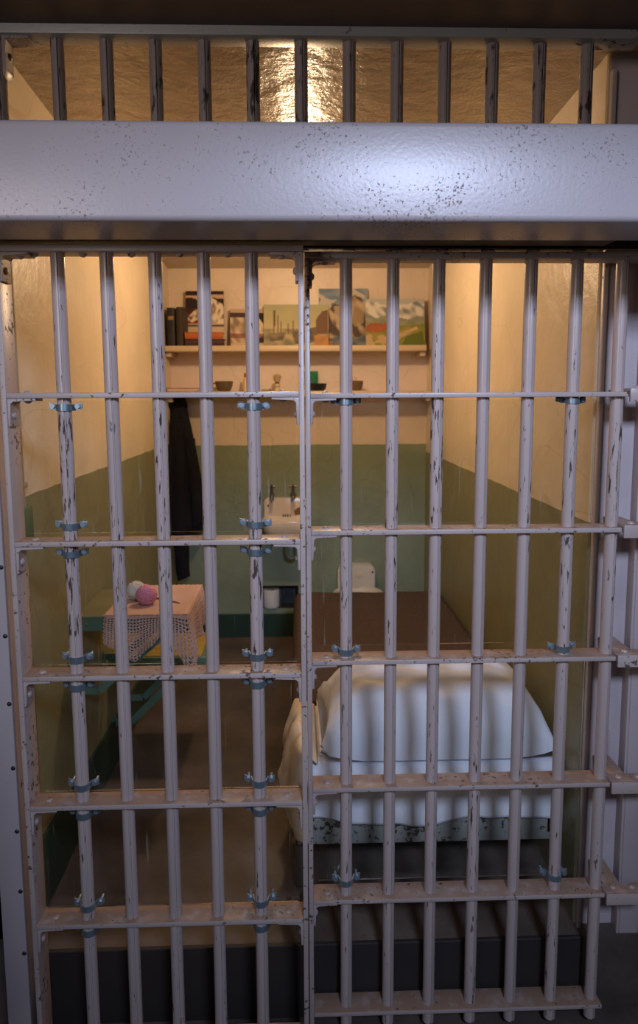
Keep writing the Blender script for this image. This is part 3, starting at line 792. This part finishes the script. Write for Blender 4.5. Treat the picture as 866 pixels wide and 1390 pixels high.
obj('edge_frame', MB().box(XL, -.375, 2.645, 2.66, .405, .445, .003).box(-.40, -.385, 2.66, 2.94, .405, .445, .003).box(XL, -.385, 2.93, 2.94, .405, .445, .003), M['green'], fs)
for y in (2.68, 2.91):
    m = MB(); strut(m, (-.45, y, .405), (-.69, y, .165), .028); strut(m, (-.695, y, .166), (XL, y, .166), .028)
    m.box(XL, XL + .008, y - .02, y + .02, .14, .19, .002)
    obj('brace', m, M['green'], fs)

# crocheted cloth: a plain worked top and open-worked hanging sides
def crochet():
    m = MB(); bm = m.bm
    x0, x1, y0, y1, zt = -.658, -.382, 2.247, 2.612, .7435
    def lay(u, v):
        x = x0 + (x1 - x0) * u; y = y0 + (y1 - y0) * v
        return V((x, y, zt + .0015 * math.sin(u * 190) * math.sin(v * 240)))
    m.grid(lay, 46, 60)
    # perimeter of the hang: front edge left->right, corner, right edge front->back
    Lf, Lr = x1 - x0, y1 - y0
    hang = [(0, .085), (.03, .10), (.10, .155), (.155, .10), (.20, .055), (.235, .12), (Lf, .215), (Lf + .04, .13), (Lf + .10, .12), (Lf + .2, .13), (Lf + Lr, .11)]
    def depth(s):
        for (a, da), (b_, db) in zip(hang, hang[1:]):
            if a <= s <= b_:
                t_ = (s - a) / (b_ - a); t_ = t_ * t_ * (3 - 2 * t_) * .5 + t_ * .5
                return da + (db - da) * t_
        return hang[-1][1]
    def pt(s, t_):
        d = depth(s) * t_
        if s <= Lf: p = V((x0 + s, y0, zt)); nrm = V((0, -1, 0))
        else: p = V((x1, y0 + s - Lf, zt)); nrm = V((1, 0, 0))
        w = max(0, 1 - abs(s - Lf) / .07)
        nrm = nrm.lerp(V((.7, -.7, 0)), w * .8)
        out = .006 + .012 * w * t_ + .010 * math.sin(s * 46) * t_ * (1 - w) + .014 * t_
        drop = d
        if t_ == 0: return p
        return p + nrm * out * min(1, t_ * 4) - V((0, 0, drop))
    cell = .0105; ns = int((Lf + Lr) / cell); nt_ = 15
    P = {}
    for i in range(ns + 1):
        for j in range(nt_ + 1):
            s = (Lf + Lr) * (i + (.5 if j % 2 else 0)) / ns
            P[i, j] = pt(min(s, Lf + Lr), j / nt_)
    for i in range(ns):
        for j in range(nt_):
            q = [P[i, j], P[i + 1, j], P[i + 1, j + 1], P[i, j + 1]]
            c = sum(q, V()) / 4; hole = .60 if j > 0 else 0
            ov = [bm.verts.new(x) for x in q]
            if hole == 0: bm.faces.new(ov); continue
            # round stitch hole
            mids = []
            nh = 8; inn = []
            for k in range(nh):
                a = 2 * PI * k / nh + PI / 4 + PI
                u_, v_ = .5 + .36 * math.cos(a), .5 + .36 * math.sin(a)
                inn.append(bm.verts.new((q[0] * (1 - u_) + q[1] * u_) * (1 - v_) + (q[3] * (1 - u_) + q[2] * u_) * v_))
            for k in range(4):
                a0, a1, a2 = inn[2 * k], inn[2 * k + 1], inn[(2 * k + 2) % 8]
                bm.faces.new((ov[k], ov[(k + 1) % 4], a2, a1)); bm.faces.new((ov[k], a1, a0))
    bmesh.ops.remove_doubles(bm, verts=bm.verts[:], dist=.0004)
    return m
cl = obj('tablecloth', crochet(), M['crochet'], None, True, (-.52, 2.43, .7435), 80)
sd = cl.modifiers.new('thickness', 'SOLIDIFY'); sd.thickness = .003; sd.offset = 1
tag(cl, 'peach pink crocheted cloth with open-work edge draped over the green table', 'tablecloth')

def yarn(c, r, mat, label, seed):
    rnd = random.Random(seed); m = MB(); m.sphere(c, r * .93, 24, 16)
    for i in range(26):
        ax = V((rnd.gauss(0, 1), rnd.gauss(0, 1), rnd.gauss(0, 1))).normalized()
        if i % 4 < 3: ax = (ax * .35 + V((.2, .15, 1) if i % 8 < 5 else V((.9, .1, .3))).normalized()).normalized()
        u = ax.orthogonal().normalized(); w = ax.cross(u); off = rnd.uniform(-.55, .55) * r; rr = math.sqrt(r * r - off * off) * .96
        ring = []
        n = 30; rings = []
        for k in range(n + 1):
            th = 2 * PI * k / n; d = u * math.cos(th) + w * math.sin(th); p = V(c) + ax * off * .96 + d * rr
            rad = (p - V(c)).normalized(); tn = (-u * math.sin(th) + w * math.cos(th)); sd_ = rad.cross(tn)
            rings.append([p + (rad * math.cos(2 * PI * q / 5) + sd_ * math.sin(2 * PI * q / 5)) * r * .075 for q in range(5)])
        m.quadstrip(rings, caps=False)
    o = obj('yarn_ball', m, mat, None, True, V(c) - V((0, 0, r)), 80)
    return tag(o, label, 'yarn ball', 'balls of wool on the table')
yarn((-.590, 2.425, .7445 + .034), .034, M['yarn_w'], 'white ball of wool behind the pink one on the crocheted cloth', 3)
yarn((-.540, 2.365, .7445 + .0355), .0355, M['yarn_p'], 'pink ball of wool on the crocheted table cloth', 5)
nd = thing('knitting_needle', 'thin grey knitting needle lying beside the pink ball of wool', 'knitting needle', (-.47, 2.39, .745))
obj('shaft', MB().tube([(-.535, 2.437, .7505), (-.44, 2.375, .7485), (-.425, 2.365, .748)], [.003, .003, .001], 8), M['needle'], nd)
obj('knob', MB().sphere((-.537, 2.438, .7515), .0055, 12, 8), M['needle'], nd)

# ------------------------------------------------------------------ bed
BX0, BX1, BY0, BY1 = -.022, .745, 1.90, 3.70
bf = thing('cot', 'speckled grey steel bed frame hung on the right wall', 'bed frame', (.37, 2.8, 0))
fr_ = MB().box(BX0, BX1, BY0, BY0 + .035, .155, .238, .004).box(BX0, BX0 + .035, BY0, BY1, .175, .238, .004).box(BX1 - .035, BX1 + .014, BY0, BY1, .175, .238, .004).box(BX0, BX1, BY1 - .035, BY1, .175, .238, .004)
obj('frame', fr_, M['bedsteel'], bf)
sl = MB()
for i in range(10): sl.box(BX0 + .034, BX1 - .034, BY0 + .1 + i * .175, BY0 + .14 + i * .175, .222, .234, .002)
obj('slats', sl, M['bedsteel'], bf)
for (x, y) in ((BX0 - .008, BY0 + .035), (BX0 - .008, BY1 - .07)):
    obj('leg', MB().box(x, x + .032, y, y + .032, -.005 if y < 2.5 else -.02, .236, .003), M['bedleg'], bf)
def rbox(x0, x1, y0, y1, z0, z1, r, wob=.0, seed=0, nx=30, ny=60, n=6):
    # soft upholstered block: rounded box with gentle lumps
    bm = bmesh.new(); bmesh.ops.create_cube(bm, size=1)
    for v in bm.verts: v.co = V((x0 + (x1 - x0) * (v.co.x + .5), y0 + (y1 - y0) * (v.co.y + .5), z0 + (z1 - z0) * (v.co.z + .5)))
    bmesh.ops.bevel(bm, geom=bm.edges[:], offset=r, segments=5, profile=.5, affect='EDGES')
    bmesh.ops.subdivide_edges(bm, edges=[e for e in bm.edges if e.calc_length() > .1], cuts=14, use_grid_fill=True)
    if wob:
        for v in bm.verts:
            d = noise.noise_vector(V(v.co) * 6 + V((seed, 0, 0))); v.co += V(d) * wob
    m = MB(); m.add(bm); return m
mt_ = obj('mattress', rbox(BX0 + .01, BX1 - .005, BY0 + .02, BY1 - .02, .243, .377, .04, .003, 1), M['sheet'], None, True, (.37, 2.8, .187), 60)
tag(mt_, 'white cotton-covered mattress on the speckled grey bed frame', 'mattress')

def sheet():
    # white sheet over the head end, tucked over the front edge and hanging in front of the mattress
    m = MB()
    prof = []
    for t_ in range(61):
        s = t_ / 60
        prof.append(s)
    def P(u, v):
        x = BX0 + .006 + (BX1 - BX0 - .012) * u
        # v 0: back on top; 1: bottom hem at front
        L1, arcL, L2 = .37, .055, .118
        tot = L1 + arcL + L2; s = v * tot
        n1 = nz(u * 3, v * 3, 2, 4)
        if s < L1: y, z = BY0 + .01 + .035 + (L1 - s), .383
        elif s < L1 + arcL:
            a = (s - L1) / arcL * PI / 2; y, z = BY0 + .045 - .035 * math.sin(a), .383 - .035 * (1 - math.cos(a))
        else: y, z = BY0 + .010, .348 - (s - L1 - arcL)
        if s > L1 + arcL:
            k = (s - L1 - arcL) / L2
            y += -.010 - .012 * k * (1 + n1) + .006 * math.sin(u * 21 + 2 * n1) * k
            z += .012 * k * math.sin(u * 9 + 1) * 1.0 + .008 * k * nz(u, 0, 9)
        else:
            z += .002 + .004 * abs(n1)
        return V((x, y, z))
    m.grid(P, 70, 70)
    return m
o = obj('bed_sheet', sheet(), M['sheet'], None, True, (.37, 1.9, .19), 80)
sm = o.modifiers.new('thickness', 'SOLIDIFY'); sm.thickness = .004; sm.offset = 1
hb = obj('hem', MB().tube([(BX0 + .012 + (BX1 - BX0 - .03) * i / 24, BY0 - .006 - .002 * math.sin(i), .343 + .004 * math.sin(i * .55)) for i in range(25)], .004, 8), M['sheet'], o)
tag(o, 'white bed sheet hanging over the front end of the mattress under the pillow', 'bed sheet')

def side_sheet():
    # cream under-sheet bunched over the aisle edge of the bed head
    m = MB()
    def P(u, v):
        y = 1.905 + .41 * u
        n1 = nz(u * 4, v * 2, 2, 11); n2 = nz(u * 9, v * 3, 2, 21)
        if v < .35:
            k = v / .35; x = .036 - (.036 - BX0 + .012) * k; z = .392 + .022 * math.sin(k * PI * .8) + .012 * n1
        else:
            k = (v - .35) / .65; x = BX0 - .014 - .034 * math.sin(k * PI * .8) * (1 - .5 * u) + .016 * n2 * k; z = .40 - .012 - (.205 - .05 * u + .022 * math.sin(u * 13)) * k
            z -= .0
        x -= .010 * math.sin(u * 15 + v * 3) * min(1, v * 2)
        z += .035 * (1 - u) * max(0, 1 - abs(v - .25) * 3)
        if u < .2:                                  # the corner is folded round the front of the bed
            k2 = (1 - u / .2) ** 1.5 * min(1, max(0, (v - .12) * 5)); x += (.012 - x) * k2; y -= .038 * math.sin(min(1, k2 * 1.6) * PI / 2)
        return V((x, y, max(z, .12)))
    m.grid(P, 50, 40); return m
o = obj('bed_sheet', side_sheet(), M['cream_sheet'], None, True, (-.03, 2.15, .2), 80)
sm = o.modifiers.new('thickness', 'SOLIDIFY'); sm.thickness = .004; sm.offset = 1
tag(o, 'rumpled cream sheet spilling over the left edge of the bed beside the pillow', 'bed sheet')

def blanket():
    m = MB()
    def P(u, v):
        y = 2.33 + (3.715 - 2.33) * v
        s = u * 1.0
        W_ = BX1 - BX0; side = .15; tot = W_ + side; q = u * tot
        lump = .006 * nz(u * 2, v * 3, 3, 6)
        if q < side - .03: x, z = BX0 - .012, .385 - (side - .0 - q) + .0
        elif q < side + .03:
            a = (q - side + .03) / .06 * PI / 2; x = BX0 - .012 + .035 * (1 - math.cos(a)); z = .358 + .035 * math.sin(a)
        else: x, z = BX0 - .012 + .035 + (q - side - .03) / (W_ - .03) * (W_ - .025), .393
        z += lump
        if v > .97: z -= (v - .97) / .03 * .02
        return V((min(x, .756), y, z))
    m.grid(P, 60, 70); return m
o = obj('blanket', blanket(), M['blanket'], None, True, (.36, 2.9, .39), 80)
sm = o.modifiers.new('thickness', 'SOLIDIFY'); sm.thickness = .008; sm.offset = 1
tag(o, 'brown wool blanket spread flat over the bed behind the pillow', 'blanket')

def pillow():
    m = MB(); nu, nv = 56, 40
    # lies with its long side across the bed, puffed up and slumped towards the front
    x0, x1 = .045, .748
    top, bot = [], []
    def S(u, v, sgn):
        # u along x, v from front edge (0) to back (1)
        a = 2 * u - 1; b_ = 2 * v - 1
        ex = (1 - abs(a) ** 4.4) ** .55 if abs(a) < 1 else 0
        ey = (1 - abs(b_) ** 2.6) ** .60 if abs(b_) < 1 else 0
        th = .235 * ex * ey
        x = x0 + (x1 - x0) * u; 
        # corners pull in along each side ("dog ears" stay out)
        pin = (1 - abs(a)) ** 1.0
        y = 1.915 + .40 * v + .012 * (1 - 4 * (v - .5) ** 2) * 0
        x += -.03 * a * (1 - abs(b_) ** 2) * abs(a) ** 3
        y += -.028 * b_ * (1 - a * a) * 0 
        base = .402
        wr = .018 * nz(u * 3 + v, v * 4, 3, 2) + .009 * math.sin((u * 5 + v * 3) * 4 + 3 * nz(u, v, 4)) * (abs(a) ** 2)
        lift = .03 * (abs(a) ** 6)
        if sgn > 0: z = base + th + lift + wr * (ex * ey)
        else: z = base + lift * .4
        # asymmetry: highest left of the middle, front slope upright
        if sgn > 0: y -= .045 * ex * ey * (1 - v)
        return V((x, y, z + (.018 if u < .02 else 0)))
    T = [[m.bm.verts.new(S(i / nu, j / nv, 1)) for j in range(nv + 1)] for i in range(nu + 1)]
    B = [[m.bm.verts.new(S(i / nu, j / nv, -1)) for j in range(nv + 1)] for i in range(nu + 1)]
    for i in range(nu):
        for j in range(nv):
            m.bm.faces.new((T[i][j], T[i + 1][j], T[i + 1][j + 1], T[i][j + 1])); m.bm.faces.new((B[i][j], B[i][j + 1], B[i + 1][j + 1], B[i + 1][j]))
    bmesh.ops.remove_doubles(m.bm, verts=m.bm.verts[:], dist=.0015)
    be = [e for e in m.bm.edges if e.is_boundary]
    bmesh.ops.bridge_loops(m.bm, edges=be) if False else bmesh.ops.holes_fill(m.bm, edges=be, sides=0)
    return m
pl = obj('pillow', pillow(), M['pillow'], None, True, (.39, 2.1, .40), 80)
tag(pl, 'plump white pillow lying across the head of the bed', 'pillow')
# hem of the pillowcase along its open left end
hm = MB().tube([(.045 + .004, 1.93 + .37 * i / 12, .42 + .004 * math.sin(i)) for i in range(13)], .005, 8)
obj('pillowcase_hem', hm, M['pillow'], pl)

# ------------------------------------------------------------------ ceiling lamp and light
LX, LY, LZ = .0, 3.02, 2.20
cl_ = thing('ceiling_lamp', 'bare lit bulb in a porcelain holder on the cell ceiling', 'lamp', (LX, LY, 2.27))
zc = cz(LX, LY)
obj('holder', MB().lathe((LX, LY, zc - .045), [(0, 0), (.025, 0), (.03, .02), (.05, .04), (.05, .048), (0, .048)], 24), M['white_porcelain'], cl_)
obj('bulb', MB().lathe((LX, LY, zc - .045), [(0, 0), (.012, -.002), (.014, -.02), (.028, -.045), (.03, -.062), (.022, -.082), (0, -.092)], 24), M['bulb'], cl_)

def light(name, typ, loc, energy, col, **k):
    d = bpy.data.lights.new(name, typ); d.energy = energy; d.color = col
    for a, b_ in k.items(): setattr(d, a, b_)
    o = bpy.data.objects.new(name, d); C.objects.link(o); o.location = loc; return o
def aim(o, tgt): o.rotation_euler = (V(tgt) - o.location).to_track_quat('-Z', 'Y').to_euler()
light('cell_bulb_light', 'POINT', (LX, LY, zc - .16), 26, (1, .67, .38), shadow_soft_size=.04)
w1 = light('corridor_window', 'AREA', (.60, -1.2, 2.66), 17.5, (.60, .71, 1), shape='RECTANGLE', size=.55, size_y=.42, spread=math.radians(78)); aim(w1, (.3, 1.7, 1.42))
w2 = light('corridor_fill_left', 'AREA', (-1.5, -1.0, 1.95), 5.3, (1, .86, .81), shape='RECTANGLE', size=.8, size_y=.9, spread=math.radians(88)); aim(w2, (.1, 1.8, 2.3))  # unseen warm fill from the left, added to brighten the upper bars

wd = bpy.data.worlds.new('corridor_air'); bpy.context.scene.world = wd; wd.use_nodes = True
bg = wd.node_tree.nodes['Background']; bg.inputs[0].default_value = rgb(.66, .60, .62); bg.inputs[1].default_value = .02

# ------------------------------------------------------------------ camera
cam = bpy.data.cameras.new('camera'); co = bpy.data.objects.new('camera', cam); C.objects.link(co)
F, PT, YW, RL = 946.104, .118235, .029191, .005006
cy_, sy_ = math.cos(YW), math.sin(YW); cp, sp = math.cos(PT), math.sin(PT); cr, sr = math.cos(RL), math.sin(RL)
x1 = V((cy_, -sy_, 0)); y1 = V((sy_, cy_, 0)); zz = V((0, 0, 1))
fw = y1 * cp - zz * sp; up = y1 * sp + zz * cp
X_ = x1 * cr - up * sr; Y_ = x1 * sr + up * cr
R = Matrix((X_, Y_, -fw)).transposed().to_4x4()
co.matrix_world = Matrix.Translation((-.0102, 0, 1.45994)) @ R
cam.sensor_fit = 'HORIZONTAL'; cam.sensor_width = 24; cam.lens = 24 * F / 866
cam.shift_y = -45 / 866; cam.clip_start = .02
cam.dof.use_dof = True; cam.dof.focus_distance = 1.68; cam.dof.aperture_fstop = 4.5
bpy.context.scene.camera = co

sc = bpy.context.scene
sc.view_settings.view_transform = 'Standard'; sc.view_settings.look = 'None'
sc.view_settings.exposure = 0; sc.view_settings.gamma = 1; sc.view_settings.use_curve_mapping = False
sc.cycles.max_bounces = 8; sc.cycles.transparent_max_bounces = 24; sc.cycles.use_denoising = True
sc.cycles.sample_clamp_indirect = 6
